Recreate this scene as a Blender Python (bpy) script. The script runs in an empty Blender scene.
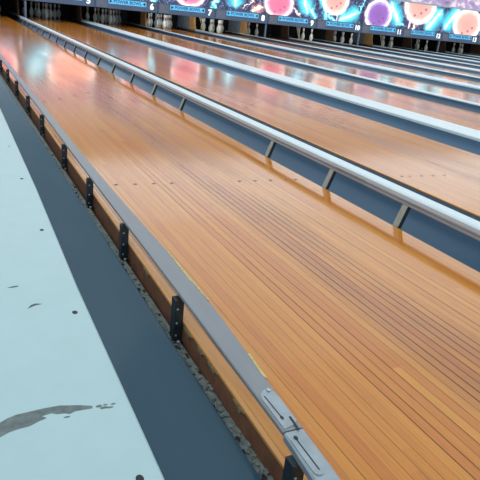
import bpy, bmesh, math, random
from mathutils import Vector, Matrix
random.seed(4)
sc = bpy.context.scene
col = sc.collection

# ------------------------------------------------------------------ helpers
def srgb(r, g, b):
    f = lambda c: (c / 12.92) if c <= .04045 else ((c + .055) / 1.055) ** 2.4
    return (f(r / 255), f(g / 255), f(b / 255), 1.0)

def new_mat(name):
    m = bpy.data.materials.new(name); m.use_nodes = True
    nt = m.node_tree; nt.nodes.clear()
    out = nt.nodes.new('ShaderNodeOutputMaterial')
    b = nt.nodes.new('ShaderNodeBsdfPrincipled')
    nt.links.new(b.outputs[0], out.inputs[0])
    return m, nt, b

def setin(nt, sock, v):
    if isinstance(v, bpy.types.NodeSocket): nt.links.new(v, sock)
    else: sock.default_value = v

def M(nt, op, a, b=0.0, c=None, clamp=False):
    n = nt.nodes.new('ShaderNodeMath'); n.operation = op; n.use_clamp = clamp
    setin(nt, n.inputs[0], a); setin(nt, n.inputs[1], b)
    if c is not None: setin(nt, n.inputs[2], c)
    return n.outputs[0]

def mix(nt, f, a, b, mode='MIX'):
    n = nt.nodes.new('ShaderNodeMix'); n.data_type = 'RGBA'; n.blend_type = mode
    setin(nt, n.inputs[0], f); setin(nt, n.inputs[6], a); setin(nt, n.inputs[7], b)
    return n.outputs[2]

def ramp(nt, f, stops, interp='LINEAR'):
    n = nt.nodes.new('ShaderNodeValToRGB'); e = n.color_ramp.elements
    n.color_ramp.interpolation = interp
    e[0].position, e[0].color = stops[0]; e[1].position, e[1].color = stops[-1]
    for p, c in stops[1:-1]:
        k = e.new(p); k.color = c
    setin(nt, n.inputs[0], f)
    return n.outputs[0]

def smooth(nt, f, a, b, to0=0., to1=1.):
    n = nt.nodes.new('ShaderNodeMapRange'); n.interpolation_type = 'SMOOTHSTEP'
    setin(nt, n.inputs[0], f)
    for i, v in enumerate((a, b, to0, to1)): n.inputs[i + 1].default_value = v
    return n.outputs[0]

def noise(nt, vec, scale, detail=3., rough=.55):
    n = nt.nodes.new('ShaderNodeTexNoise'); n.inputs['Scale'].default_value = scale
    n.inputs['Detail'].default_value = detail; n.inputs['Roughness'].default_value = rough
    if vec is not None: nt.links.new(vec, n.inputs['Vector'])
    return n.outputs[0]

def objco(nt):
    return nt.nodes.new('ShaderNodeTexCoord').outputs['Object']

def vmul(nt, v, s):
    n = nt.nodes.new('ShaderNodeVectorMath'); n.operation = 'MULTIPLY'
    nt.links.new(v, n.inputs[0]); n.inputs[1].default_value = s
    return n.outputs[0]

def simple(name, c, rough=.5, metal=0., var=.12, scale=8., spec=.5, stretch=(1, 1, 1), bump=0., rv=.10):
    m, nt, b = new_mat(name)
    o = objco(nt); v = vmul(nt, o, stretch)
    n = noise(nt, v, scale, 5)
    lo = tuple(x * (1 - var) for x in c[:3]) + (1,); hi = tuple(min(1, x * (1 + var)) for x in c[:3]) + (1,)
    nt.links.new(ramp(nt, n, [(.3, lo), (.7, hi)]), b.inputs['Base Color'])
    r = M(nt, 'MULTIPLY_ADD', n, rv, rough - rv / 2)
    nt.links.new(r, b.inputs['Roughness'])
    b.inputs['Metallic'].default_value = metal
    b.inputs['Specular IOR Level'].default_value = spec
    if bump:
        bp = nt.nodes.new('ShaderNodeBump'); bp.inputs['Strength'].default_value = bump
        bp.inputs['Distance'].default_value = .01
        nt.links.new(n, bp.inputs['Height']); nt.links.new(bp.outputs[0], b.inputs['Normal'])
    return m

# ------------------------------------------------------------------ materials
def lane_wood():
    m, nt, b = new_mat('lane_wood')
    o = objco(nt)
    sx = nt.nodes.new('ShaderNodeSeparateXYZ'); nt.links.new(o, sx.inputs[0])
    x, y = sx.outputs[0], sx.outputs[1]
    info = nt.nodes.new('ShaderNodeObjectInfo').outputs['Random']
    xb = M(nt, 'DIVIDE', x, .0270278)
    bi = M(nt, 'FLOOR', xb); fr = M(nt, 'FRACT', xb)
    wn = nt.nodes.new('ShaderNodeTexWhiteNoise'); wn.noise_dimensions = '2D'
    cb = nt.nodes.new('ShaderNodeCombineXYZ'); nt.links.new(bi, cb.inputs[0]); nt.links.new(info, cb.inputs[1])
    nt.links.new(cb.outputs[0], wn.inputs['Vector'])
    r1 = wn.outputs['Value']
    seg = M(nt, 'FLOOR', M(nt, 'MULTIPLY_ADD', y, .33, M(nt, 'MULTIPLY', r1, 9.)))
    wn2 = nt.nodes.new('ShaderNodeTexWhiteNoise'); wn2.noise_dimensions = '3D'
    cb2 = nt.nodes.new('ShaderNodeCombineXYZ')
    nt.links.new(bi, cb2.inputs[0]); nt.links.new(seg, cb2.inputs[1]); nt.links.new(info, cb2.inputs[2])
    nt.links.new(cb2.outputs[0], wn2.inputs['Vector'])
    r2 = wn2.outputs['Value']
    base = ramp(nt, r2, [(0., srgb(206, 121, 36)), (.25, srgb(212, 131, 38)), (.5, srgb(216, 137, 41)), (.75, srgb(219, 142, 46)), (.92, srgb(223, 149, 51)), (1., srgb(200, 112, 36))])
    # grain running along each board
    off = nt.nodes.new('ShaderNodeCombineXYZ'); nt.links.new(M(nt, 'MULTIPLY', r2, 40.), off.inputs[2])
    va = nt.nodes.new('ShaderNodeVectorMath'); va.operation = 'ADD'
    nt.links.new(vmul(nt, o, (1., .03, 1.)), va.inputs[0]); nt.links.new(off.outputs[0], va.inputs[1])
    g = noise(nt, va.outputs[0], 170., 4)
    base = mix(nt, M(nt, 'MULTIPLY', smooth(nt, g, .45, .75), .30), base, srgb(140, 76, 34))
    # ball track: greyer, browner worn boards along the middle of the lane
    tr = M(nt, 'MULTIPLY', smooth(nt, x, .40, .52), smooth(nt, x, .84, .60))
    big = noise(nt, vmul(nt, o, (3., .5, 1.)), 2.2, 4)
    worn = M(nt, 'MULTIPLY', tr, smooth(nt, big, .30, .62))
    base = mix(nt, M(nt, 'MULTIPLY', worn, .55), base, srgb(158, 90, 52))
    st = noise(nt, vmul(nt, o, (150., 3.2, 1.)), 1.0, 3, .7)
    base = mix(nt, M(nt, 'MULTIPLY', worn, smooth(nt, st, .60, .72)), base, srgb(88, 54, 38))
    # dark gaps between the boards, deeper in the track
    edge = M(nt, 'MINIMUM', fr, M(nt, 'SUBTRACT', 1., fr))
    sw = nt.nodes.new('ShaderNodeTexWhiteNoise'); sw.noise_dimensions = '2D'
    cs = nt.nodes.new('ShaderNodeCombineXYZ'); nt.links.new(M(nt, 'FLOOR', M(nt, 'ADD', xb, .5)), cs.inputs[0]); nt.links.new(info, cs.inputs[1])
    nt.links.new(cs.outputs[0], sw.inputs['Vector'])
    rs = sw.outputs['Value']
    brk = noise(nt, vmul(nt, o, (37., 1.6, 1.)), 1.0, 3)
    gapw = M(nt, 'ADD', M(nt, 'MULTIPLY_ADD', rs, .020, .024), M(nt, 'MULTIPLY', worn, .012))
    gap = M(nt, 'SUBTRACT', 1., M(nt, 'MULTIPLY_ADD', M(nt, 'DIVIDE', edge, gapw), .8, -.3, clamp=True), clamp=True)
    gstr = M(nt, 'MULTIPLY', M(nt, 'ADD', M(nt, 'MULTIPLY_ADD', rs, .75, .15), M(nt, 'MULTIPLY', worn, 1.0), clamp=True), smooth(nt, brk, .22, .50, .45, 1.), clamp=True)
    base = mix(nt, M(nt, 'MULTIPLY', gap, gstr), base, srgb(34, 16, 8))
    # oil-dark bruises and dents dragged along the boards
    spots = noise(nt, vmul(nt, o, (9., 2.2, 1.)), 5.2, 2)
    sp = M(nt, 'MULTIPLY', smooth(nt, spots, .70, .76), M(nt, 'MULTIPLY_ADD', tr, .6, .15))
    base = mix(nt, sp, base, srgb(70, 44, 30))
    nt.links.new(base, b.inputs['Base Color'])
    rr = M(nt, 'ADD', M(nt, 'MULTIPLY', M(nt, 'MULTIPLY', gap, gstr), .3), M(nt, 'MULTIPLY_ADD', big, .07, M(nt, 'MULTIPLY_ADD', worn, .03, .07)))
    nt.links.new(rr, b.inputs['Roughness'])
    gg = M(nt, 'MULTIPLY', gap, gstr)
    nt.links.new(M(nt, 'MULTIPLY_ADD', gg, -.55, .58), b.inputs['Specular IOR Level'])
    bp = nt.nodes.new('ShaderNodeBump'); bp.inputs['Strength'].default_value = .05; bp.inputs['Distance'].default_value = .002
    h = M(nt, 'ADD', M(nt, 'MULTIPLY', r2, .25), M(nt, 'MULTIPLY', gap, -.5))
    nt.links.new(h, bp.inputs['Height']); nt.links.new(bp.outputs[0], b.inputs['Normal'])
    return m

MAT = {}
MAT['wood'] = lane_wood()
MAT['edge_wood'] = simple('edge_board_wood', srgb(236, 166, 92), .4, var=.25, scale=14, stretch=(1, .1, 1))  # lightened to paint in the light falling on this edge from the left
MAT['side'] = simple('side_fibreboard', srgb(128, 84, 60), .75, var=.3, scale=30)
MAT['cover'] = simple('white_laminate', srgb(183, 212, 215), .38, var=.025, scale=14)
MAT['worn'] = simple('worn_grey', srgb(110, 122, 122), .7, var=.3, scale=60)
MAT['hole'] = simple('dark_hole', srgb(28, 38, 46), .6)
MAT['cap'] = simple('cap_laminate', srgb(220, 236, 240), .30, var=.02, scale=6, rv=.03)
MAT['capside'] = simple('cap_side', srgb(140, 170, 184), .4, var=.05)
MAT['gutter'] = simple('gutter_plastic', srgb(64, 98, 118), .14, rv=.04, var=.06, scale=3.5, stretch=(2, .4, 1))
MAT['gutter_far'] = simple('gutter_plastic_dark', srgb(82, 115, 142), .30, var=.06, scale=3.5, stretch=(2, .4, 1))
MAT['rail'] = simple('rail_aluminium', srgb(138, 142, 148), .42, .1, var=.07, scale=25, stretch=(1, .15, 1))
MAT['rail_pink'] = simple('rail_weathered', srgb(146, 140, 140), .6, 0., var=.10, scale=25, stretch=(1, .15, 1))
MAT['plate'] = simple('joint_aluminium', srgb(160, 172, 180), .38, .35, var=.12, scale=30)
MAT['steel_dark_and_shade'] = simple('bracket_dark_steel_and_shade', srgb(52, 62, 68), .42, .5, var=.3, scale=40)  # dark steel parts; also the painted shade on the right brackets
MAT['steel_grey'] = simple('bracket_grey_steel', srgb(168, 168, 158), .5, .0, var=.2, scale=40)
MAT['bolt'] = simple('bolt_zinc', srgb(190, 196, 196), .3, .7)
MAT['slot'] = simple('slot_dark', srgb(48, 46, 48), .7)
MAT['residue'] = simple('yellow_residue', srgb(206, 190, 130), .8, var=.3, scale=90)
MAT['dust'] = simple('grey_dust', srgb(132, 142, 138), .95, var=.35, scale=70, bump=.4)
MAT['dust_dark'] = simple('dark_dust', srgb(52, 54, 56), .95, var=.4, scale=70)
MAT['splinter'] = simple('pale_splinter', srgb(150, 132, 96), .9, var=.3, scale=60)
MAT['mark'] = simple('lane_mark', srgb(74, 48, 34), .4)
MAT['pin'] = simple('pin_white', srgb(220, 230, 226), .25, var=.03)
MAT['red'] = simple('pin_red', srgb(176, 44, 54), .35)
MAT['board'] = simple('number_board_grey', srgb(88, 108, 138), .45, var=.10, scale=5)
MAT['plate_blank'] = simple('blank_plate_grey', srgb(112, 122, 142), .5, var=.08)
MAT['ink'] = simple('lettering_navy', srgb(24, 66, 112), .5)
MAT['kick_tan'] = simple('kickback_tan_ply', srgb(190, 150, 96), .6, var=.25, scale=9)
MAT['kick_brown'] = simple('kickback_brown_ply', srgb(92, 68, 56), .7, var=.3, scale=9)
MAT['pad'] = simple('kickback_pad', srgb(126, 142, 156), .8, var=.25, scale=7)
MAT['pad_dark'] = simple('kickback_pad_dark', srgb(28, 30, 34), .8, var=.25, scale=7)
MAT['curtain'] = simple('pit_black', srgb(14, 16, 22), .9, var=.3)
MAT['post'] = simple('post_steel', srgb(112, 128, 144), .45, .3)
MAT['rod'] = simple('rod_pale', srgb(196, 186, 156), .5)
MAT['ball'] = simple('ball_black', srgb(16, 20, 26), .2)
MAT['wall'] = simple('wall_paint', srgb(232, 232, 232), .9, var=.05)
MAT['ceil'] = simple('ceiling_paint', srgb(188, 194, 200), .95, var=.04)
MAT['floor'] = simple('floor_concrete', srgb(86, 90, 92), .9, var=.25, scale=12)

def emis(name, c, s, base=None):
    m, nt, b = new_mat(name)
    b.inputs['Base Color'].default_value = base or c
    b.inputs['Emission Color'].default_value = c; b.inputs['Emission Strength'].default_value = s
    n = noise(nt, objco(nt), 12.); nt.links.new(M(nt, 'MULTIPLY_ADD', n, .2, .35), b.inputs['Roughness'])
    return m
MAT['strip'] = emis('name_strip_light', srgb(88, 176, 222), .75)
MAT['digit'] = emis('digit_white', srgb(232, 244, 246), .85)
MAT['trim'] = simple('trim_pale', srgb(176, 198, 208), .4)
MAT['letter_pale'] = emis('letter_pale', srgb(176, 224, 244), .8)

PINK, PEACH, PURPLE, CYAN = srgb(196, 92, 120), srgb(190, 136, 126), srgb(112, 74, 142), srgb(70, 196, 228)
# spheres: centre x, z, rx, rz, colour, halo
BALLS = [(.75, 1.12, .42, .38, PINK), (2.50, 1.14, .56, .40, srgb(236, 156, 142)), (4.15, 1.22, .34, .34, PINK), (5.60, 1.02, .40, .33, PINK),
         (8.30, 1.00, .42, .36, PINK), (10.20, 1.28, .42, .38, PEACH), (11.83, 1.00, .46, .42, PURPLE), (13.42, 1.42, .58, .50, PEACH),
         (15.56, 1.02, .56, .46, PEACH), (17.4, 1.15, .5, .42, PURPLE), (19.2, 1.1, .5, .42, PINK)]
# lightning: x, z, angle (deg), half length, width, wobble, colour
BOLTS = [(.05, 1.0, 60, .5, .12, .10, CYAN), (1.72, .98, -52, .55, .22, .05, CYAN), (3.6, .95, 60, .45, .07, .10, CYAN), (4.45, .82, -30, .3, .05, .08, PEACH), (4.62, .9, 70, .3, .06, .08, CYAN),
         (6.34, .95, 75, .42, .06, .12, CYAN), (6.92, 1.04, -80, .34, .16, .05, CYAN), (7.35, .92, 35, .35, .018, .08, PEACH), (7.62, .80, 20, .26, .09, .07, PEACH),
         (8.86, .86, -38, .32, .022, .07, PEACH), (9.16, 1.12, -68, .44, .16, .05, CYAN), (9.42, .88, -48, .32, .07, .07, CYAN),
         (9.80, 1.05, -62, .46, .06, .08, CYAN), (10.14, .76, -25, .24, .04, .06, CYAN), (10.74, .88, 24, .50, .15, .04, CYAN), (10.3, .80, 80, .14, .02, .05, PEACH),
         (11.15, 1.2, 62, .4, .02, .10, CYAN), (12.46, 1.10, -50, .52, .17, .05, CYAN), (12.72, .80, 8, .22, .035, .08, CYAN), (13.10, .80, 82, .2, .03, .05, PEACH), (13.30, .80, 78, .2, .035, .06, PEACH),
         (14.08, 1.04, 50, .55, .20, .04, CYAN), (14.82, 1.14, 52, .55, .19, .05, CYAN), (15.35, 1.42, 70, .2, .05, .06, PEACH), (16.4, 1.0, 60, .4, .06, .1, CYAN), (16.7, 1.2, -60, .4, .1, .08, CYAN), (18.3, 1.1, 60, .4, .1, .08, CYAN)]

def art_mat(n, x0, x1):
    m, nt, b = new_mat('mask_art_%d' % n)
    geo = nt.nodes.new('ShaderNodeNewGeometry').outputs['Position']
    sx = nt.nodes.new('ShaderNodeSeparateXYZ'); nt.links.new(geo, sx.inputs[0])
    x, z = sx.outputs[0], sx.outputs[2]
    n1 = noise(nt, geo, 3.2, 4); n2 = noise(nt, geo, 9., 3)
    c = mix(nt, smooth(nt, n1, .35, .7), srgb(16, 20, 42), srgb(40, 44, 80))
    fil = M(nt, 'ABSOLUTE', M(nt, 'SUBTRACT', noise(nt, geo, 4.3, 5), .5))
    c = mix(nt, M(nt, 'MULTIPLY', smooth(nt, fil, .010, .0), .6), c, srgb(150, 190, 226))
    for (bx, bz, a, L, w, wob, cc) in BOLTS:
        if bx + L + .1 < x0 or bx - L - .1 > x1: continue
        ca, sa = math.cos(math.radians(a)), math.sin(math.radians(a))
        dx = M(nt, 'SUBTRACT', x, bx); dz = M(nt, 'SUBTRACT', z, bz)
        u = M(nt, 'ADD', M(nt, 'MULTIPLY', dx, ca), M(nt, 'MULTIPLY', dz, sa))
        v = M(nt, 'SUBTRACT', M(nt, 'MULTIPLY', dz, ca), M(nt, 'MULTIPLY', dx, sa))
        v = M(nt, 'ADD', v, M(nt, 'MULTIPLY', M(nt, 'SUBTRACT', n2, .5), wob * 4))
        end = smooth(nt, M(nt, 'ABSOLUTE', u), L, L * .45)
        av = M(nt, 'DIVIDE', M(nt, 'ABSOLUTE', v), M(nt, 'MULTIPLY_ADD', end, .8 * w, .2 * w))
        f = M(nt, 'MULTIPLY', smooth(nt, av, 2.2, .3), end)
        c = mix(nt, f, c, ramp(nt, av, [(0., srgb(190, 244, 250)), (.55, cc), (1., tuple(k * .7 for k in cc[:3]) + (1,))]))
    for (bx, bz, rx, rz, cc) in BALLS:
        if bx + rx * 1.5 < x0 or bx - rx * 1.5 > x1: continue
        dx = M(nt, 'DIVIDE', M(nt, 'SUBTRACT', x, bx), rx); dz = M(nt, 'DIVIDE', M(nt, 'SUBTRACT', z, bz), rz)
        d = M(nt, 'SQRT', M(nt, 'ADD', M(nt, 'MULTIPLY', dx, dx), M(nt, 'MULTIPLY', dz, dz)))
        d = M(nt, 'ADD', d, M(nt, 'MULTIPLY', M(nt, 'SUBTRACT', n2, .5), .22))
        f = smooth(nt, d, 1.24, 1.0)
        inner = tuple(k * .82 for k in cc[:3]) + (1,)
        light = tuple(k * .35 + .65 for k in cc[:3]) + (1,)
        c = mix(nt, f, c, ramp(nt, M(nt, 'DIVIDE', d, 1.5), [(0., inner), (.46, cc), (.60, tuple(k * .8 + .2 for k in cc[:3]) + (1,)), (.645, light), (.69, light), (.82, cc)]))
        for (hx, hz) in ((.12, -.45), (.42, -.2), (-.3, -.62)):
            ex = M(nt, 'SUBTRACT', dx, hx); ez = M(nt, 'SUBTRACT', dz, hz)
            hd = M(nt, 'SQRT', M(nt, 'ADD', M(nt, 'MULTIPLY', ex, ex), M(nt, 'MULTIPLY', ez, ez)))
            c = mix(nt, M(nt, 'MULTIPLY', smooth(nt, hd, .11, .06), .75), c, srgb(110, 50, 70))
    nt.links.new(c, b.inputs['Emission Color']); b.inputs['Emission Strength'].default_value = 2.4
    b.inputs['Base Color'].default_value = (.03, .03, .05, 1); b.inputs['Roughness'].default_value = .4
    return m

def upper_mat():
    m, nt, b = new_mat('upper_panel_glow')
    geo = nt.nodes.new('ShaderNodeNewGeometry').outputs['Position']
    n = noise(nt, vmul(nt, geo, (1., 1., 1.6)), 2.2, 3)
    c = ramp(nt, n, [(.3, srgb(116, 100, 150)), (.50, srgb(180, 160, 200)), (.60, srgb(240, 228, 232)), (.8, srgb(170, 190, 214))])
    nt.links.new(c, b.inputs['Emission Color']); b.inputs['Emission Strength'].default_value = 1.1
    b.inputs['Base Color'].default_value = (.03, .03, .05, 1); b.inputs['Roughness'].default_value = .4
    return m
MAT['upper'] = upper_mat()

# ------------------------------------------------------------------ mesh helpers
def bm_box(bm, x0, x1, y0, y1, z0, z1):
    vs = [bm.verts.new(p) for p in ((x0, y0, z0), (x1, y0, z0), (x1, y1, z0), (x0, y1, z0), (x0, y0, z1), (x1, y0, z1), (x1, y1, z1), (x0, y1, z1))]
    for f in ((3, 2, 1, 0), (4, 5, 6, 7), (0, 1, 5, 4), (1, 2, 6, 5), (2, 3, 7, 6), (3, 0, 4, 7)):
        bm.faces.new([vs[i] for i in f])
    return vs

def bm_profile(bm, pts, y0, y1, closed=True):
    """an XZ outline swept along Y; y0, y1 numbers"""
    a = [bm.verts.new((p[0], y0, p[1])) for p in pts]; b = [bm.verts.new((p[0], y1, p[1])) for p in pts]
    n = len(pts)
    for i in range(n if closed else n - 1):
        j = (i + 1) % n; bm.faces.new((a[i], a[j], b[j], b[i]))
    if closed:
        bm.faces.new(a[::-1]); bm.faces.new(b)

def bm_extrude_poly(bm, pts, axis, t0, t1):
    """polygon in the plane normal to axis ('x' -> (y,z), 'y' -> (x,z), 'z' -> (x,y)), thickness t0..t1"""
    def P(p, t):
        return {'x': (t, p[0], p[1]), 'y': (p[0], t, p[1]), 'z': (p[0], p[1], t)}[axis]
    a = [bm.verts.new(P(p, t0)) for p in pts]; b = [bm.verts.new(P(p, t1)) for p in pts]
    n = len(pts)
    for i in range(n):
        j = (i + 1) % n; bm.faces.new((a[i], a[j], b[j], b[i]))
    bm.faces.new(a[::-1]); bm.faces.new(b)

def bm_lathe(bm, prof, seg=20, cap=True):
    rings = []
    for r, z in prof:
        if r < 1e-6: rings.append([bm.verts.new((0, 0, z))])
        else: rings.append([bm.verts.new((r * math.cos(2 * math.pi * k / seg), r * math.sin(2 * math.pi * k / seg), z)) for k in range(seg)])
    for a, b in zip(rings, rings[1:]):
        for k in range(seg):
            j = (k + 1) % seg
            if len(a) == 1: bm.faces.new((a[0], b[j], b[k]))
            elif len(b) == 1: bm.faces.new((a[k], a[j], b[0]))
            else: bm.faces.new((a[k], a[j], b[j], b[k]))
    if cap:
        if len(rings[0]) > 1: bm.faces.new(rings[0][::-1])
        if len(rings[-1]) > 1: bm.faces.new(rings[-1])

def bm_rod(bm, p, q, r, seg=8):
    p, q = Vector(p), Vector(q); d = (q - p)
    mt = Matrix.Translation(p) @ d.to_track_quat('Z', 'Y').to_matrix().to_4x4()
    t = bmesh.new(); bm_lathe(t, [(r, 0), (r, d.length)], seg)
    t.transform(mt); me = bpy.data.meshes.new('t'); t.to_mesh(me); bm.from_mesh(me); bpy.data.meshes.remove(me); t.free()

def finish(name, bm, mat, parent=None, loc=(0, 0, 0), smooth_=False, bevel=0., recalc=True):
    if recalc: bmesh.ops.recalc_face_normals(bm, faces=bm.faces)
    me = bpy.data.meshes.new(name); bm.to_mesh(me); bm.free()
    if smooth_:
        for p in me.polygons: p.use_smooth = True
    for m in (mat if isinstance(mat, (list, tuple)) else [mat]): me.materials.append(m)
    o = bpy.data.objects.new(name, me); col.objects.link(o); o.location = loc
    if parent: o.parent = parent
    if bevel:
        b = o.modifiers.new('bevel', 'BEVEL'); b.width = bevel; b.segments = 2; b.limit_method = 'ANGLE'
    return o

def box(name, dims, mat, parent=None, loc=(0, 0, 0), bevel=0.):
    bm = bmesh.new(); bm_box(bm, *dims); return finish(name, bm, mat, parent, loc, bevel=bevel)

def empty(name, loc):
    o = bpy.data.objects.new(name, None); col.objects.link(o); o.location = loc; o.empty_display_size = .1
    return o

def tag(o, label, cat, group=None, kind=None):
    o['label'] = label; o['category'] = cat
    if group: o['group'] = group
    if kind: o['kind'] = kind
    return o

def struct(o, label=None):
    o['kind'] = 'structure'
    if label: o['label'] = label
    return o

def copy_to(o, parent=None, loc=None):
    c = o.copy(); col.objects.link(c); c.parent = parent
    if loc is not None: c.location = loc
    return c

def copy_tree(o, loc):
    c = copy_to(o, None, loc)
    for ch in list(o.children):
        d = copy_to(ch, c)
        for g in list(ch.children): copy_to(g, d)
    return c

def text_mesh(body, size, mat, name, parent, loc, bold=0., depth=.004, align='CENTER'):
    cu = bpy.data.curves.new('t', 'FONT'); cu.body = body; cu.size = size; cu.align_x = align; cu.align_y = 'CENTER'
    cu.extrude = depth; cu.offset = bold; cu.resolution_u = 3
    to = bpy.data.objects.new('t', cu); col.objects.link(to)
    dg = bpy.context.evaluated_depsgraph_get(); dg.update()
    me = bpy.data.meshes.new_from_object(to.evaluated_get(dg)); bpy.data.objects.remove(to); bpy.data.curves.remove(cu)
    me.transform(Matrix.Rotation(math.radians(90), 4, 'X'))
    me.materials.clear(); me.materials.append(mat)
    o = bpy.data.objects.new(name, me); col.objects.link(o); o.parent = parent; o.location = loc
    return o

# ------------------------------------------------------------------ layout
LW = 1.0541
NARROW, WIDE = 1.5639, 1.7024
LX = {3: -WIDE, 4: 0.0}
for n in range(5, 17): LX[n] = LX[n - 1] + (NARROW if n % 2 == 1 else WIDE)
Y0, YE = -1.6, 18.4            # near and far ends of the lanes
YH = 17.28                      # head pins
YM = 15.9                      # masking panels
LANES = list(range(4, 16))
W = ['', '', '', 'three', 'four', 'five', 'six', 'seven', 'eight', 'nine', 'ten', 'eleven', 'twelve', 'thirteen', 'fourteen', 'fifteen', 'sixteen']

# ------------------------------------------------------------------ room
FZ = -.085
struct(box('floor', (-5, 22, -5, 20, FZ - .1, FZ), MAT['floor']))
struct(box('ceiling', (-5, 22, -5, 20, 3.3, 3.4), MAT['ceil']))
struct(box('wall_far', (-5, 22, YM + .25, YM + .35, 1.7, 3.3), MAT['wall']))
struct(box('wall_left', (-5.1, -5, -5, 20, FZ - .1, 3.4), MAT['wall']))
struct(box('wall_right', (22, 22.1, -5, 20, FZ - .1, 3.4), MAT['wall']))
struct(box('wall_pit', (-5, 22, 18.9, 19.0, FZ, 1.6), MAT['curtain']))
struct(box('ceiling_pit', (-5, 22, YM + .16, 18.9, .72, .76), MAT['curtain']))

# ------------------------------------------------------------------ lanes
def lane_label(n):
    d = {3: 'orange wooden bowling lane on the far left, beyond the white cover',
         4: 'nearest orange wooden bowling lane, between the two bumper rails',
         5: 'orange wooden bowling lane just beyond the right bumper rail, under panel five'}
    return d.get(n, 'glossy orange wooden bowling lane running to the pins under panel %s' % W[n])

EDGE = [(-1.6, -.028), (.55, -.012), (1.3, -.001), (2.2, .004), (3.3, .009), (4.1, .013), (8., .028), (18.4, .05)]
def edge_x(y):
    for (a, xa), (b, xb) in zip(EDGE, EDGE[1:]):
        if y <= b: return xa + (xb - xa) * (y - a) / (b - a)
    return EDGE[-1][1]
def plan_strip(fa, fb, z0, z1):
    bm = bmesh.new(); rows = []
    for (y, e) in EDGE:
        y = min(max(y, Y0), YE)
        rows.append([bm.verts.new(p) for p in ((fa(e), y, z0), (fb(e), y, z0), (fb(e), y, z1), (fa(e), y, z1))])
    for A, B in zip(rows, rows[1:]):
        for i in range(4): bm.faces.new((A[i], A[(i + 1) % 4], B[(i + 1) % 4], B[i]))
    bm.faces.new(rows[0][::-1]); bm.faces.new(rows[-1]); return bm
near = empty('bowling_lane', (0, 0, 0))
finish('lane_deck', plan_strip(lambda e: e + .0105, lambda e: LW, -.006, 0), MAT['wood'], near)
finish('edge_board', plan_strip(lambda e: e, lambda e: e + .0103, -.006, 0), MAT['edge_wood'], near)
finish('side_board', plan_strip(lambda e: e + .0005, lambda e: LW - .001, FZ + .002, -.0061), MAT['side'], near)
tag(near, lane_label(4), 'bowling lane', 'bowling lanes')
lane = empty('bowling_lane', (LX[5], 0, 0))
dk = bmesh.new(); bm_box(dk, 0, LW, Y0, YE, -.006, 0)
finish('lane_deck', dk, MAT['wood'], lane)
eb = bmesh.new(); bm_box(eb, -.0105, -.0002, Y0, YE, -.006, 0)
finish('edge_board', eb, MAT['edge_wood'], lane)
sb = bmesh.new(); bm_box(sb, -.0100, LW - .001, Y0, YE, FZ + .002, -.0061)
finish('side_board', sb, MAT['side'], lane)
tag(lane, lane_label(5), 'bowling lane', 'bowling lanes')
for n in [3] + LANES[2:]:
    c = copy_tree(lane, (LX[n], 0, 0)); c['label'] = lane_label(n)
lanes = {round(o.location.x, 3): o for o in col.objects if o.name.startswith('bowling_lane')}
def lane_obj(n): return lanes[round(LX[n], 3)]

BW = LW / 39
def arrow_bm():
    bm = bmesh.new(); bm_extrude_poly(bm, [(0, .055), (.011, -.02), (0, -.006), (-.011, -.02)], 'z', .0002, .0006); return bm
def dot_bm():
    bm = bmesh.new(); bm_extrude_poly(bm, [(.0085 * math.cos(k * math.pi / 5), .0085 * math.sin(k * math.pi / 5)) for k in range(10)], 'z', .0002, .0006); return bm
A0 = D0 = None
for n in (4, 5, 6, 7):
    r = lane_obj(n)
    for b in (5, 10, 15, 20, 25, 30, 35):
        loc = ((b - .5) * BW, 4.602 - .478 * abs(b - 20) / 15, 0)
        if A0 is None: A0 = finish('arrow_marker', arrow_bm(), MAT['mark'], r, loc)
        else: copy_to(A0, r, loc)
    for b in (3, 5, 8, 11, 14, 26, 29, 32, 35, 37):
        loc = ((b - .5) * BW, 2.134, 0)
        if D0 is None: D0 = finish('dot_marker', dot_bm(), MAT['mark'], r, loc)
        else: copy_to(D0, r, loc)
# broken pale splinters along the exposed edge of the near lane
bm = bmesh.new()
y = .2
while y < 1.3:
    L = random.uniform(.02, .06)
    if random.random() < (.8 if y < .95 else .25):
        pts = [(y, -.006), (y + L * .3, -.004), (y + L, -.006), (y + L * .85, -.008 - random.random() * .004), (y + L * .5, -.007 - random.random() * .008), (y + L * .35, -.013 - random.random() * .006), (y + L * .2, -.008)]
        e = edge_x(y); bm_extrude_poly(bm, pts, 'x', e - .003, e + .0006)
    y += L + random.uniform(.01, .10)
o = finish('splinters', bm, MAT['splinter'], lane_obj(4)); o['kind'] = 'stuff'; o['label'] = 'pale broken splinters along the exposed lane edge'

# ------------------------------------------------------------------ gutters
def curve_pts(ctrl, n=5):
    out = []
    P = [ctrl[0]] + list(ctrl) + [ctrl[-1]]
    for i in range(1, len(P) - 2):
        for k in range(n):
            t = k / n
            out.append(tuple(.5 * (2 * P[i][j] + (P[i + 1][j] - P[i - 1][j]) * t + (2 * P[i - 1][j] - 5 * P[i][j] + 4 * P[i + 1][j] - P[i + 2][j]) * t * t + (3 * P[i][j] - P[i - 1][j] - 3 * P[i + 1][j] + P[i + 2][j]) * t ** 3) for j in (0, 1)))
    out.append(tuple(ctrl[-1])); return out
GP = curve_pts([(.004, -.008), (.010, -.028), (.030, -.046), (.075, -.058), (.12, -.060), (.165, -.055), (.203, -.040), (.222, -.020), (.231, .006), (.2335, .026)])
def gutter_bm(pts, y0, y1):
    bm = bmesh.new()
    low = [(p[0], p[1] - .004) for p in pts]
    bm_profile(bm, pts + low[::-1], y0, y1); return bm
gL = None
gR = finish('gutter', gutter_bm(GP, Y0, YE), MAT['gutter_far'], None, (LX[4] + LW, 0, 0), smooth_=True)
tag(gR, 'dark blue gutter under the right bumper rail, beside the nearest lane', 'gutter', 'lane gutters')
c = copy_to(gR, None, (LX[3] + LW, 0, 0)); c['label'] = 'dark blue gutter at the far left of the white ball return cover'
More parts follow.
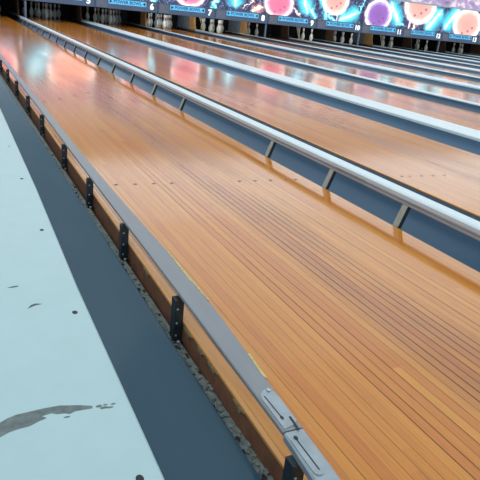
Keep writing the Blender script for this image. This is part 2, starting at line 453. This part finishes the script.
for n in LANES:
    if n > 4:
        c = copy_to(gR, None, (LX[n] + LW, 0, 0)); c['label'] = 'dark blue gutter along the right edge of the lane under panel %s' % W[n]
        if gL is None: c = gL = finish('gutter', gutter_bm([(.235 - p[0], p[1]) for p in GP], Y0, YE), MAT['gutter_far'], None, (LX[n] - .249, 0, 0), smooth_=True)
        else: c = copy_to(gL, None, (LX[n] - .249, 0, 0))
        c['category'] = 'gutter'; c['group'] = 'lane gutters'; c['label'] = 'dark blue gutter along the left edge of the lane under panel %s' % W[n]
# the near left gutter: shallow, with a dirty flange against the lane
GL = curve_pts([(-.238, .006), (-.232, -.020), (-.218, -.040), (-.190, -.055), (-.150, -.062), (-.11, -.059), (-.078, -.050), (-.058, -.043), (-.040, -.040)]) + [(-.037, -.046)]
g4 = empty('gutter', (-.15, Y0, FZ))
bm = gutter_bm([(p[0] + .15, p[1] - FZ) for p in GL], 0, YE - Y0); o = finish('channel', bm, MAT['gutter'], g4, smooth_=True)
bm = bmesh.new(); bm_box(bm, -.050 + .15, .139, 0, YE - Y0, .002, .030); finish('flange', bm, MAT['dust'], g4)['label'] = 'dusty grey flange between gutter and lane'
tag(g4, 'blue-grey gutter between the white cover and the nearest lane', 'gutter', 'lane gutters')
# dust and rubble lying on that flange
bm = bmesh.new()
for k in range(260):
    yy = random.choice([random.uniform(.25, 1.0), random.uniform(.25, 1.0), random.uniform(.9, 3.2)]); xx = random.uniform(-.036, -.014)
    s = random.uniform(.0025, .007)
    pts = [(xx + s * random.uniform(.6, 1.3) * math.cos(a), yy + s * random.uniform(.8, 2.) * math.sin(a)) for a in [i * math.pi / 3 for i in range(6)]]
    z0 = FZ + .0302; bm_extrude_poly(bm, pts, 'z', z0, z0 + random.uniform(.001, .005))
for i, f in enumerate(bm.faces): f.material_index = 1 if (i // 8) % 6 == 0 else 0
o = finish('dust_debris', bm, [MAT['dust'], MAT['dust_dark']])
tag(o, 'grey dust and rubble lying between the left gutter and nearest lane', 'debris', kind='stuff')

# ------------------------------------------------------------------ divider caps and covers
cv = empty('ball_return_cover', (-.38, Y0, FZ))
bm = bmesh.new()
zt = .045 - FZ
prof = [(-1.6, -.240), (.45, -.2320), (1.15, -.2300), (1.97, -.2155), (3.7, -.2005), (YE, -.199)]
for (ya, xa), (yb, xb) in zip(prof, prof[1:]):
    va = [bm.verts.new(p) for p in ((-.16, ya - Y0, zt), (xa + .38 - .004, ya - Y0, zt), (xa + .38, ya - Y0, zt - .004), (xa + .38, ya - Y0, zt - .014), (-.16, ya - Y0, zt - .014))]
    vb = [bm.verts.new(p) for p in ((-.16, yb - Y0, zt), (xb + .38 - .004, yb - Y0, zt), (xb + .38, yb - Y0, zt - .004), (xb + .38, yb - Y0, zt - .014), (-.16, yb - Y0, zt - .014))]
    for i in range(5):
        j = (i + 1) % 5; bm.faces.new((va[i], va[j], vb[j], vb[i]))
    if ya == prof[0][0]: bm.faces.new(va)
    if yb == YE: bm.faces.new(vb)
bmesh.ops.remove_doubles(bm, verts=bm.verts, dist=1e-5)
finish('top_panel', bm, MAT['cover'], cv)
box('base', (-.025, .12, 0.01, YE - Y0 - .01, .001, zt - .014), MAT['capside'], cv)
tag(cv, 'wide white ball return cover with a scuffed top, at the left', 'cover')
def flat_mark(name, pts, mat, label=None):
    bm = bmesh.new(); bm_extrude_poly(bm, [(p[0] + .38, p[1] - Y0) for p in pts], 'z', zt + .0001, zt + .0005)
    o = finish(name, bm, mat, cv)
    if label: o['label'] = label
    return o
def ell(cx, cy, rx, ry, n=12): return [(cx + rx * math.cos(k * 2 * math.pi / n), cy + ry * math.sin(k * 2 * math.pi / n)) for k in range(n)]
for (cx, cy) in ((-.258, 1.542), (-.262, 1.003), (-.2685, .4565), (-.252, 2.10)):
    flat_mark('screw_hole', ell(cx, cy, .0062, .0085), MAT['hole'], 'dark screw hole in the white top')
MAT['scratch'] = simple('scratch_dark', srgb(70, 84, 92), .6)
flat_mark('scratch', [(-.392, 1.164), (-.378, 1.170), (-.366, 1.171), (-.367, 1.166), (-.380, 1.163)], MAT['scratch'], 'short dark scratch')
flat_mark('scratch', [(-.360, 1.046), (-.350, 1.062), (-.340, 1.067), (-.326, 1.062), (-.340, 1.059), (-.350, 1.053)], MAT['scratch'], 'short dark scratch')
flat_mark('scratch', [(-.250, 2.62), (-.247, 2.64), (-.241, 2.63)], MAT['scratch'], 'short dark scratch')
# worn-through arc
up = [(-.50, .622), (-.47, .644), (-.451, .654), (-.438, .662), (-.424, .667), (-.403, .669), (-.38, .671), (-.352, .671), (-.32, .662), (-.298, .653)]
dn = [(-.300, .6475), (-.318, .6475), (-.330, .648), (-.3385, .6435), (-.348, .6475), (-.360, .6485), (-.368, .6545), (-.385, .652), (-.378, .643), (-.392, .638), (-.408, .631), (-.425, .628), (-.440, .624), (-.453, .617), (-.475, .606), (-.50, .59)]
dn2 = []
for p in dn: dn2.append((p[0] + random.uniform(-.001, .001), p[1] + random.uniform(-.0012, .0012)))
flat_mark('worn_arc', up + dn2, MAT['worn'], 'grey arc where the white surface is worn away')
for (cx, cy, rx, ry) in ((-.287, .649, .006, .003), (-.280, .642, .007, .003), (-.270, .640, .007, .0025), (-.262, .648, .005, .002), (-.345, .636, .006, .002), (-.276, .650, .004, .002)):
    flat_mark('worn_chip', [(p[0] * 1 + random.uniform(-.001, .001), p[1] + random.uniform(-.0006, .0006)) for p in ell(cx, cy, rx, ry, 9)], MAT['worn'])

def narrow_cap(n):       # between lane n and n+1
    r = empty('divider_cap', (LX[n] + LW + .255, Y0, FZ)); h = -FZ
    bm = bmesh.new(); t = h + .056
    bm_profile(bm, [(-.042, t - .016), (-.040, t - .006), (-.032, t - .001), (-.015, t + .002), (.015, t + .002), (.032, t - .001), (.040, t - .006), (.042, t - .016)], 0, YE - Y0)
    finish('cap', bm, MAT['cap'], r)
    box('web', (-.018, .002, .01, YE - Y0 - .01, .001, t - .016), MAT['capside'], r)
    return r
def wide_cap(n):
    w = LX[n + 1] - LX[n] - LW; x0 = .237; x1 = w - .135
    r = empty('ball_return_cover', (LX[n] + LW, Y0, FZ)); h = -FZ
    bm = bmesh.new(); t = h + .058
    bm_profile(bm, [(x0, t - .024), (x0, t - .006), (x0 + .008, t), (x1 - .03, t + .003), (x1 - .006, t), (x1, t - .006), (x1, t - .012), (x0 + .02, t - .024)], 0, YE - Y0)
    finish('top_panel', bm, MAT['cap'], r)
    box('base', (x0 + .004, w - .252, .01, YE - Y0 - .01, .001, t - .022), MAT['gutter_far'], r)
    return r
for n in range(4, 15):
    if n % 2 == 0:
        o = narrow_cap(n)
        tag(o, 'narrow pale divider cap between the lanes under panels %s and %s' % (W[n], W[n + 1]) if n > 4 else 'narrow pale divider cap close behind the right bumper rail', 'divider cap', 'narrow divider caps')
    else:
        o = wide_cap(n)
        tag(o, 'wide pale ball return cover between the lanes under panels %s and %s' % (W[n], W[n + 1]), 'cover', 'ball return covers')

# ------------------------------------------------------------------ bumper rails
def angle_bracket(lean):
    """an L-angle post, origin at its foot, leaning to +x by 'lean' at the top"""
    H = .114
    bm = bmesh.new()
    vs = bm_box(bm, 0, .003, 0, .026, 0, H); vs += bm_box(bm, .0031, .0228, 0, .003, 0, H)
    vs += bm_box(bm, .0031, .04, .004, .026, H - .003, H)
    return bm, H
rl = empty('bumper_rail', (-.018, -.8, -.0545))
ox, oy, oz = -.018, -.8, -.0545
def rail_bm(pA, pB, w, zb, zt_):
    """straight rail length in world coordinates, chamfered, from pA to pB (x,y centre)"""
    bm = bmesh.new(); h = w / 2; c = .004
    pr = [(-h, zb), (h, zb), (h, zt_ - c), (h - c, zt_), (-h + c, zt_), (-h, zt_ - c)]
    A = [bm.verts.new((pA[0] + p[0] - ox, pA[1] - oy, p[1] - oz)) for p in pr]; B = [bm.verts.new((pB[0] + p[0] - ox, pB[1] - oy, p[1] - oz)) for p in pr]
    for i in range(6): bm.faces.new((A[i], A[(i + 1) % 6], B[(i + 1) % 6], B[i]))
    bm.faces.new(A[::-1]); bm.faces.new(B)
    return bm
def plan_rail(table, zb, zt_, c=.003):
    """rail whose plan outline follows (y, x left, x right)"""
    bm = bmesh.new(); rows = []
    for (y, xl, xr) in table:
        rows.append([bm.verts.new((x - ox, y - oy, z - oz)) for x, z in ((xl, zb), (xr, zb), (xr, zt_ - c), (xr - c, zt_), (xl + c, zt_), (xl, zt_ - c))])
    for A, B in zip(rows, rows[1:]):
        for i in range(6): bm.faces.new((A[i], A[(i + 1) % 6], B[(i + 1) % 6], B[i]))
    bm.faces.new(rows[0][::-1]); bm.faces.new(rows[-1])
    return bm
finish('rail', plan_rail([(14.3, .030, .070), (8., .017, .057), (3.5, .0, .039), (2.4, -.011, .030), (1.75, -.015, .031), (1.25, -.017, .039), (.87, -.019, .036), (.64, -.022, .024), (.56, -.0225, .019), (.452, -.0235, .0155)], .067, .075, .002), MAT['rail'], rl)
finish('rail', plan_rail([(.449, -.0235, .0155), (.36, -.030, .012), (-.8, -.135, -.06)], .060, .0745), MAT['plate'], rl)['label'] = 'scuffed lighter near length of the rail'
def plate_poly(name, pts, z0, z1, mat, label=None, bevel=0.):
    bm = bmesh.new(); bm_extrude_poly(bm, [(p[0] - ox, p[1] - oy) for p in pts], 'z', z0 - oz, z1 - oz)
    o = finish(name, bm, mat, rl, bevel=bevel)
    if label: o['label'] = label
    return o
def slot_poly(a, b, r, n=6):
    a, b = Vector(a), Vector(b); d = (b - a).normalized(); p = Vector((-d.y, d.x)); out = []
    ang = math.atan2(p.y, p.x)
    for k in range(n + 1): t = ang + math.pi * k / n; out.append((a.x + r * math.cos(t), a.y + r * math.sin(t)))
    for k in range(n + 1): t = ang + math.pi + math.pi * k / n; out.append((b.x + r * math.cos(t), b.y + r * math.sin(t)))
    return out
plate_poly('joint_plate', [(-.0185, .456), (-.0175, .545), (-.0145, .556), (-.008, .562), (.0005, .568), (.0125, .566), (.0165, .545), (.0135, .470), (.004, .462)], .0751, .0763, MAT['plate'], 'lighter bluish plate over the rail joint', .0004)
plate_poly('joint_plate', slot_poly((-.0145, .424), (-.0165, .352), .0085), .0746, .0762, MAT['plate'], 'long narrow plate on the near rail', .0004)
plate_poly('slot', slot_poly((-.0095, .548), (-.0085, .488), .0011), .0764, .0766, MAT['slot'])
plate_poly('slot', slot_poly((-.0125, .424), (-.0135, .354), .0012), .0763, .0765, MAT['slot'])
plate_poly('slot', slot_poly((.0062, .481), (.0036, .448), .0021), .0764, .0768, MAT['slot'], 'rusty open slot in the rail top')
plate_poly('screw', ell(.0060, .562, .0038, .0048), .0764, .079, MAT['bolt'], 'shiny screw head', .0008)
plate_poly('screw', ell(-.0085, .484, .0026, .005), .0764, .0774, MAT['slot'], 'dark screw head')
plate_poly('screw', ell(-.0118, .430, .0036, .005), .0763, .0772, MAT['slot'], 'dark screw head')
# yellow residue along the inner edge of the rail
for (ya, yb) in ((.93, 1.26), (.60, .70)):
    bm = bmesh.new(); y = ya; pin_, pout = [], []
    while y < yb:
        xe = (.036 + (y - .87) * .0079 if y > .87 else .024 + (y - .64) * .052)
        e = math.sin(math.pi * (y - ya) / (yb - ya)) + .2
        pin_.append((xe - .0005 - random.uniform(.001, .006) * e - ox, y - oy)); pout.append((xe + .0012 + random.uniform(0, .001) - ox, y - oy)); y += .015
    bm_extrude_poly(bm, pin_ + pout[::-1], 'z', .0715 - oz, .0757 - oz)
    finish('yellow_residue', bm, MAT['residue'], rl)['label'] = 'ragged yellow residue along the rail edge'
LY = [.387, .975, 1.497, 2.02, 2.59, 3.32, 3.97] + [4.66 + .69 * k for k in range(14)]
bb, H = angle_bracket(0)
B0 = None
for i, yy in enumerate(LY):
    if yy > 14.2: continue
    loc = ((edge_x(yy) - .0235 if i else -.0385) - ox, yy - oy, 0)
    if B0 is None:
        B0 = finish('bracket', bb, MAT['steel_dark_and_shade'], rl, loc)
        for z in (.018, .052, .090):
            t = bmesh.new(); bm_lathe(t, [(.0028, 0), (.0028, .0015), (.0018, .0026), (0, .003)], 10)
            t.transform(Matrix.Translation((.0065, 0, z)) @ Matrix.Rotation(math.radians(90), 4, 'X'))
            finish('bolt', t, MAT['bolt'], B0)
        t = bmesh.new(); bm_box(t, -.001, .023, -.012, .03, -.0002, .002); finish('foot_plate', t, MAT['steel_dark_and_shade'], B0)
        t = bmesh.new(); bm_lathe(t, [(.0045, 0), (.0045, .003), (.003, .0045), (0, .005)], 8); t.transform(Matrix.Translation((.012, -.008, .002))); finish('bolt', t, MAT['bolt'], B0)
    else:
        d = copy_to(B0, rl, loc)
        if yy < 9:
            for g in list(B0.children): copy_to(g, d)
tag(rl, 'grey bumper rail on dark bracket posts along the left edge of the nearest lane', 'bumper rail', 'bumper rails')

rr_ = empty('bumper_rail', (1.09, -.8, -.006))
ox, oy, oz = 1.09, -.8, -.006
bm = bmesh.new()
pr = [(-.020, .085), (.0, .083), (.020, .085), (.022, .096), (.018, .100), (-.016, .100), (-.021, .096)]
bm = bmesh.new()
bm_profile(bm, [(1.0905 - ox, .083 - oz), (1.1385 - ox, .083 - oz), (1.1385 - ox, .100 - oz), (1.1045 - ox, .100 - oz), (1.1015 - ox, .098 - oz), (1.1010 - ox, .0885 - oz), (1.0905 - ox, .0875 - oz)], 0, 15.1)
finish('rail', bm, MAT['rail_pink'], rr_)
RY = [.42, .95, 1.465, 1.985, 2.57, 3.965, 4.65, 5.33, 6.03, 6.69, 7.39, 8.08] + [8.77 + .69 * k for k in range(8)]
def lean_bracket():
    bm = bmesh.new(); Hh = .090
    def sl(x0, x1, y0, y1, z0, z1):
        vs = bm_box(bm, x0, x1, y0, y1, z0, z1)
        for v in vs: v.co.x += .032 * v.co.z / Hh
    sl(0, .003, 0, .030, 0, Hh); sl(.0031, .021, 0, .003, 0, Hh)
    for f in list(bm.faces)[6:]: f.material_index = 1  # second flange of the same grey bracket, its shade painted as darker steel
    return bm
B1 = None
for yy in RY:
    loc = (1.0585 - ox, yy - oy, 0)
    if B1 is None: B1 = finish('bracket', lean_bracket(), [MAT['steel_grey'], MAT['steel_dark_and_shade']], rr_, loc)
    else: copy_to(B1, rr_, loc)
t = bmesh.new(); bm_box(t, 1.094 - ox, 1.104 - ox, 3.26 - oy, 3.30 - oy, .078 - oz, .083 - oz); finish('tab', t, MAT['steel_dark_and_shade'], rr_)
t = bmesh.new(); bm_box(t, 1.098 - ox, 1.100 - ox, 1.76 - oy, 1.98 - oy, .1001 - oz, .1005 - oz); finish('scratch', t, MAT['slot'], rr_)
tag(rr_, 'grey bumper rail on pale leaning brackets along the right edge of the nearest lane', 'bumper rail', 'bumper rails')

# ------------------------------------------------------------------ masking panels
PB = 3.068; PW = 1.633
for n in range(3, 16):
    x0 = PB + (n - 6) * PW; x1 = x0 + PW
    r = empty('masking_panel', ((x0 + x1) / 2, YM, .43))
    cx, cz = (x0 + x1) / 2, .43
    a = -PW / 2 + .006; e = PW / 2 - .006
    bm = bmesh.new(); bm_box(bm, a, e, .05, .12, .262, 1.03); finish('art_panel', bm, art_mat(n, x0, x1), r)
    bm = bmesh.new(); bm_box(bm, a, e, .0, .15, 0, .250); finish('number_board', bm, MAT['board'], r, bevel=.006)
    bm = bmesh.new(); bm_box(bm, a, e, -.012, .12, .2501, .262); finish('ledge', bm, MAT['post'], r)
    bm = bmesh.new(); bm_box(bm, a, e, -.012, .12, 1.031, 1.075); finish('top_trim', bm, MAT['trim'], r)
    bm = bmesh.new(); bm_box(bm, a, e, .05, .12, 1.0755, 1.56); finish('upper_panel', bm, MAT['upper'], r)
    bm = bmesh.new(); bm_box(bm, a + .03, a + .29, -.006, .0, .02, .235); finish('blank_plate', bm, MAT['plate_blank'], r)
    bm = bmesh.new(); bm_box(bm, a + .33, a + 1.31, -.008, .0, .118, .236); s = finish('name_strip', bm, MAT['strip'], r)
    sx0 = a + .33
    text_mesh('POWER BOWL', .110, MAT['ink'], 'lettering', s, (sx0 + .49, -.012, .177), .0012, .002)
    bm = bmesh.new()
    for px, k in ((sx0 + .06, 1), (sx0 + .92, -1)):
        bm_extrude_poly(bm, [(px - .035 * k, .222), (px + .035 * k, .177), (px - .035 * k, .132)], 'y', -.012, -.008)
    finish('arrowhead', bm, MAT['ink'], s)
    text_mesh(str(n), .205 if n < 10 else .19, MAT['digit'], 'number', r, (PW / 2 - .165, -.005, .135), .008, .003)
    tag(r, 'grey masking panel numbered %s with glowing sphere and lightning art above' % W[n], 'masking panel', 'masking panels above the pins')

# ------------------------------------------------------------------ pins
IN = .0254
PP = [(1.0, 0), (1.41, .75), (1.97, 2.25), (2.26, 3.375), (2.383, 4.5), (2.28, 5.875), (1.85, 7.25), (1.24, 8.625), (.98, 9.375), (.898, 10), (.935, 10.875), (1.05, 11.75), (1.187, 12.625), (1.273, 13.5), (1.15, 14.3), (.75, 14.8), (0, 15)]
bm = bmesh.new(); bm_lathe(bm, [(r * IN, z * IN) for r, z in PP], 20)
pin0 = finish('bowling_pin', bm, MAT['pin'], smooth_=True)
for z0, z1, ra, rb in ((9.2, 9.75, 1.06, .94), (10.35, 10.9, .93, .955)):
    bm = bmesh.new(); bm_lathe(bm, [(ra * IN + .0008, z0 * IN), ((ra + rb) / 2 * IN + .0010, (z0 + z1) / 2 * IN), (rb * IN + .0008, z1 * IN)], 20, cap=False)
    finish('neck_stripe', bm, MAT['red'], pin0, smooth_=True)
RACK = {}
k = 1
for r in range(4):
    for j in range(r + 1):
        RACK[k] = ((j - r / 2) * .3048, r * .264); k += 1
PINNAME = {1: 'front head pin', 2: 'left pin of the second row', 3: 'right pin of the second row', 4: 'left pin of the third row', 5: 'middle pin of the third row', 6: 'right pin of the third row',
           7: 'leftmost pin of the back row', 8: 'second pin from left in the back row', 9: 'third pin from left in the back row', 10: 'rightmost pin of the back row'}
STAND = {4: [6, 10], 5: range(1, 11), 6: range(1, 11), 7: range(1, 11), 8: [1, 2, 3, 4, 5, 6, 8, 9, 10], 9: [4, 2], 10: [2, 1], 11: [4, 2, 5, 1], 12: [2, 1, 3], 13: [2, 5, 1], 14: [2, 1, 3]}
first = True
for n, ks in STAND.items():
    for k in ks:
        loc = (LX[n] + LW / 2 + RACK[k][0], YH + RACK[k][1], 0)
        if first: p = pin0; p.location = loc; first = False
        else: p = copy_tree(pin0, loc)
        tag(p, 'white bowling pin, %s, under panel %s' % (PINNAME[k], W[n]), 'bowling pin', 'standing pins under panel %s' % W[n])

# ------------------------------------------------------------------ kickbacks, posts, rods, balls
for n in range(4, 15):
    wide = n % 2 == 1
    th = .03
    fy = {4: 16.4, 5: 16.6, 6: 16.45, 7: 16.8}.get(n, 16.9 if n == 8 else 17.12)
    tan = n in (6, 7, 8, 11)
    r = empty('kickback_partition', (LX[n] + LW + .237, fy, FZ)); t = -FZ
    ym = .50
    bm = bmesh.new()
    foot = [(-.06, .002), (-.05, t + .015), (-.02, t + .07), (.03, t + .16), (.06, t + .26), (.07, t + .43), (ym, t + .43), (ym, .002)]
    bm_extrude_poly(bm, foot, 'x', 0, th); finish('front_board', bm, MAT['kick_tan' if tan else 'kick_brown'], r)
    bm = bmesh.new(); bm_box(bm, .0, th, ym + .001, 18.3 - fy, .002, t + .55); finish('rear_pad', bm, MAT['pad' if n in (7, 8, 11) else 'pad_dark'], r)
    tag(r, '%s kickback partition with a curved foot, right of the pins under panel %s' % ('tan' if tan else 'dark brown', W[n]), 'partition', 'kickback partitions')
for n in (4, 6, 8, 10, 12):
    x = PB + (n - 5) * PW - .012
    b = bmesh.new(); bm_box(b, -.022, .022, -.018, .018, 0, .43 + .0545)
    bm_box(b, -.028, .028, -.03, .03, 0, .006)
    o = finish('support_post', b, MAT['post'], None, (PB + (n - 5) * PW - .02, YM + .05, -.0555))
    tag(o, 'thin grey support post under the joint of panels %s and %s' % (W[n], W[n + 1]), 'post', 'mask support posts')
for n, dx, dy in ((8, -.235, 0), (10, -.235, 0), (12, -.235, 0)):
    r = empty('sweep_rods', (LX[n] - .085, 17.0, -.045))
    for (xa, xb, zt_) in ((-.11, .03, .47), (.03, -.04, .46), (-.05, .06, .47)):
        b = bmesh.new(); bm_rod(b, (xb, -.02 + .02 * xa, .0), (xa, .06 + .1 * xa, zt_), .010); finish('rod', b, MAT['rod'], r)
    tag(r, 'pale crossed leaning rods left of the pins under panel %s' % W[n], 'rods', 'crossed rods')

# ------------------------------------------------------------------ lights
def area(name, loc, sx, sy, power, c=(0.80, .93, 1.0), rot=(0, 0, 0)):
    l = bpy.data.lights.new(name, 'AREA'); l.shape = 'RECTANGLE'; l.size = sx; l.size_y = sy; l.energy = power; l.color = c
    o = bpy.data.objects.new(name, l); col.objects.link(o); o.location = loc; o.rotation_euler = [math.radians(a) for a in rot]
    return o
for y, L in ((-2.5, .50), (2.5, .94), (7.5, 1.14), (12.6, 1.35)):
    area('ceiling_fill', (8.5, y, 3.28), 26.0, 5.0, L * math.pi * 130)  # added ceiling-wide soft panels, an even fill in place of separate fixtures
for n, pw in ((5, .3), (6, .4), (7, 8), (8, 8), (9, 1.5), (10, 7), (11, 4), (12, 1.5), (13, 1.5), (14, 1.5)):      # lamps over the pin decks
    area('pin_lamp', (LX[n] + LW / 2 - .1, 16.5, .68), .9, .12, pw, (.92, .98, 1.0), (48, 0, 0))
w = bpy.data.worlds.new('world'); sc.world = w; w.use_nodes = True
bg = w.node_tree.nodes['Background']; bg.inputs[0].default_value = (.72, .90, 1.0, 1); bg.inputs[1].default_value = 1.3

# ------------------------------------------------------------------ camera
yaw, pit, rol = 0.47622445, 0.36435502, 0.1062484
f = Vector((math.sin(yaw) * math.cos(pit), math.cos(yaw) * math.cos(pit), -math.sin(pit)))
r0 = Vector((math.cos(yaw), -math.sin(yaw), 0)); u0 = r0.cross(f)
R = math.cos(rol) * r0 + math.sin(rol) * u0; U = -math.sin(rol) * r0 + math.cos(rol) * u0
cd = bpy.data.cameras.new('camera'); cd.sensor_width = 36; cd.lens = 600.26 / 480 * 36; cd.clip_start = .02; cd.clip_end = 100
co = bpy.data.objects.new('camera', cd); col.objects.link(co)
mt = Matrix((R, U, -f)).transposed().to_4x4(); mt.translation = Vector((-.498686, -.237468, .726180)); co.matrix_world = mt
sc.camera = co
sc.view_settings.view_transform = 'Standard'; sc.view_settings.look = 'None'; sc.view_settings.gamma = 1
sc.view_settings.use_curve_mapping = False; sc.view_settings.exposure = 0.0
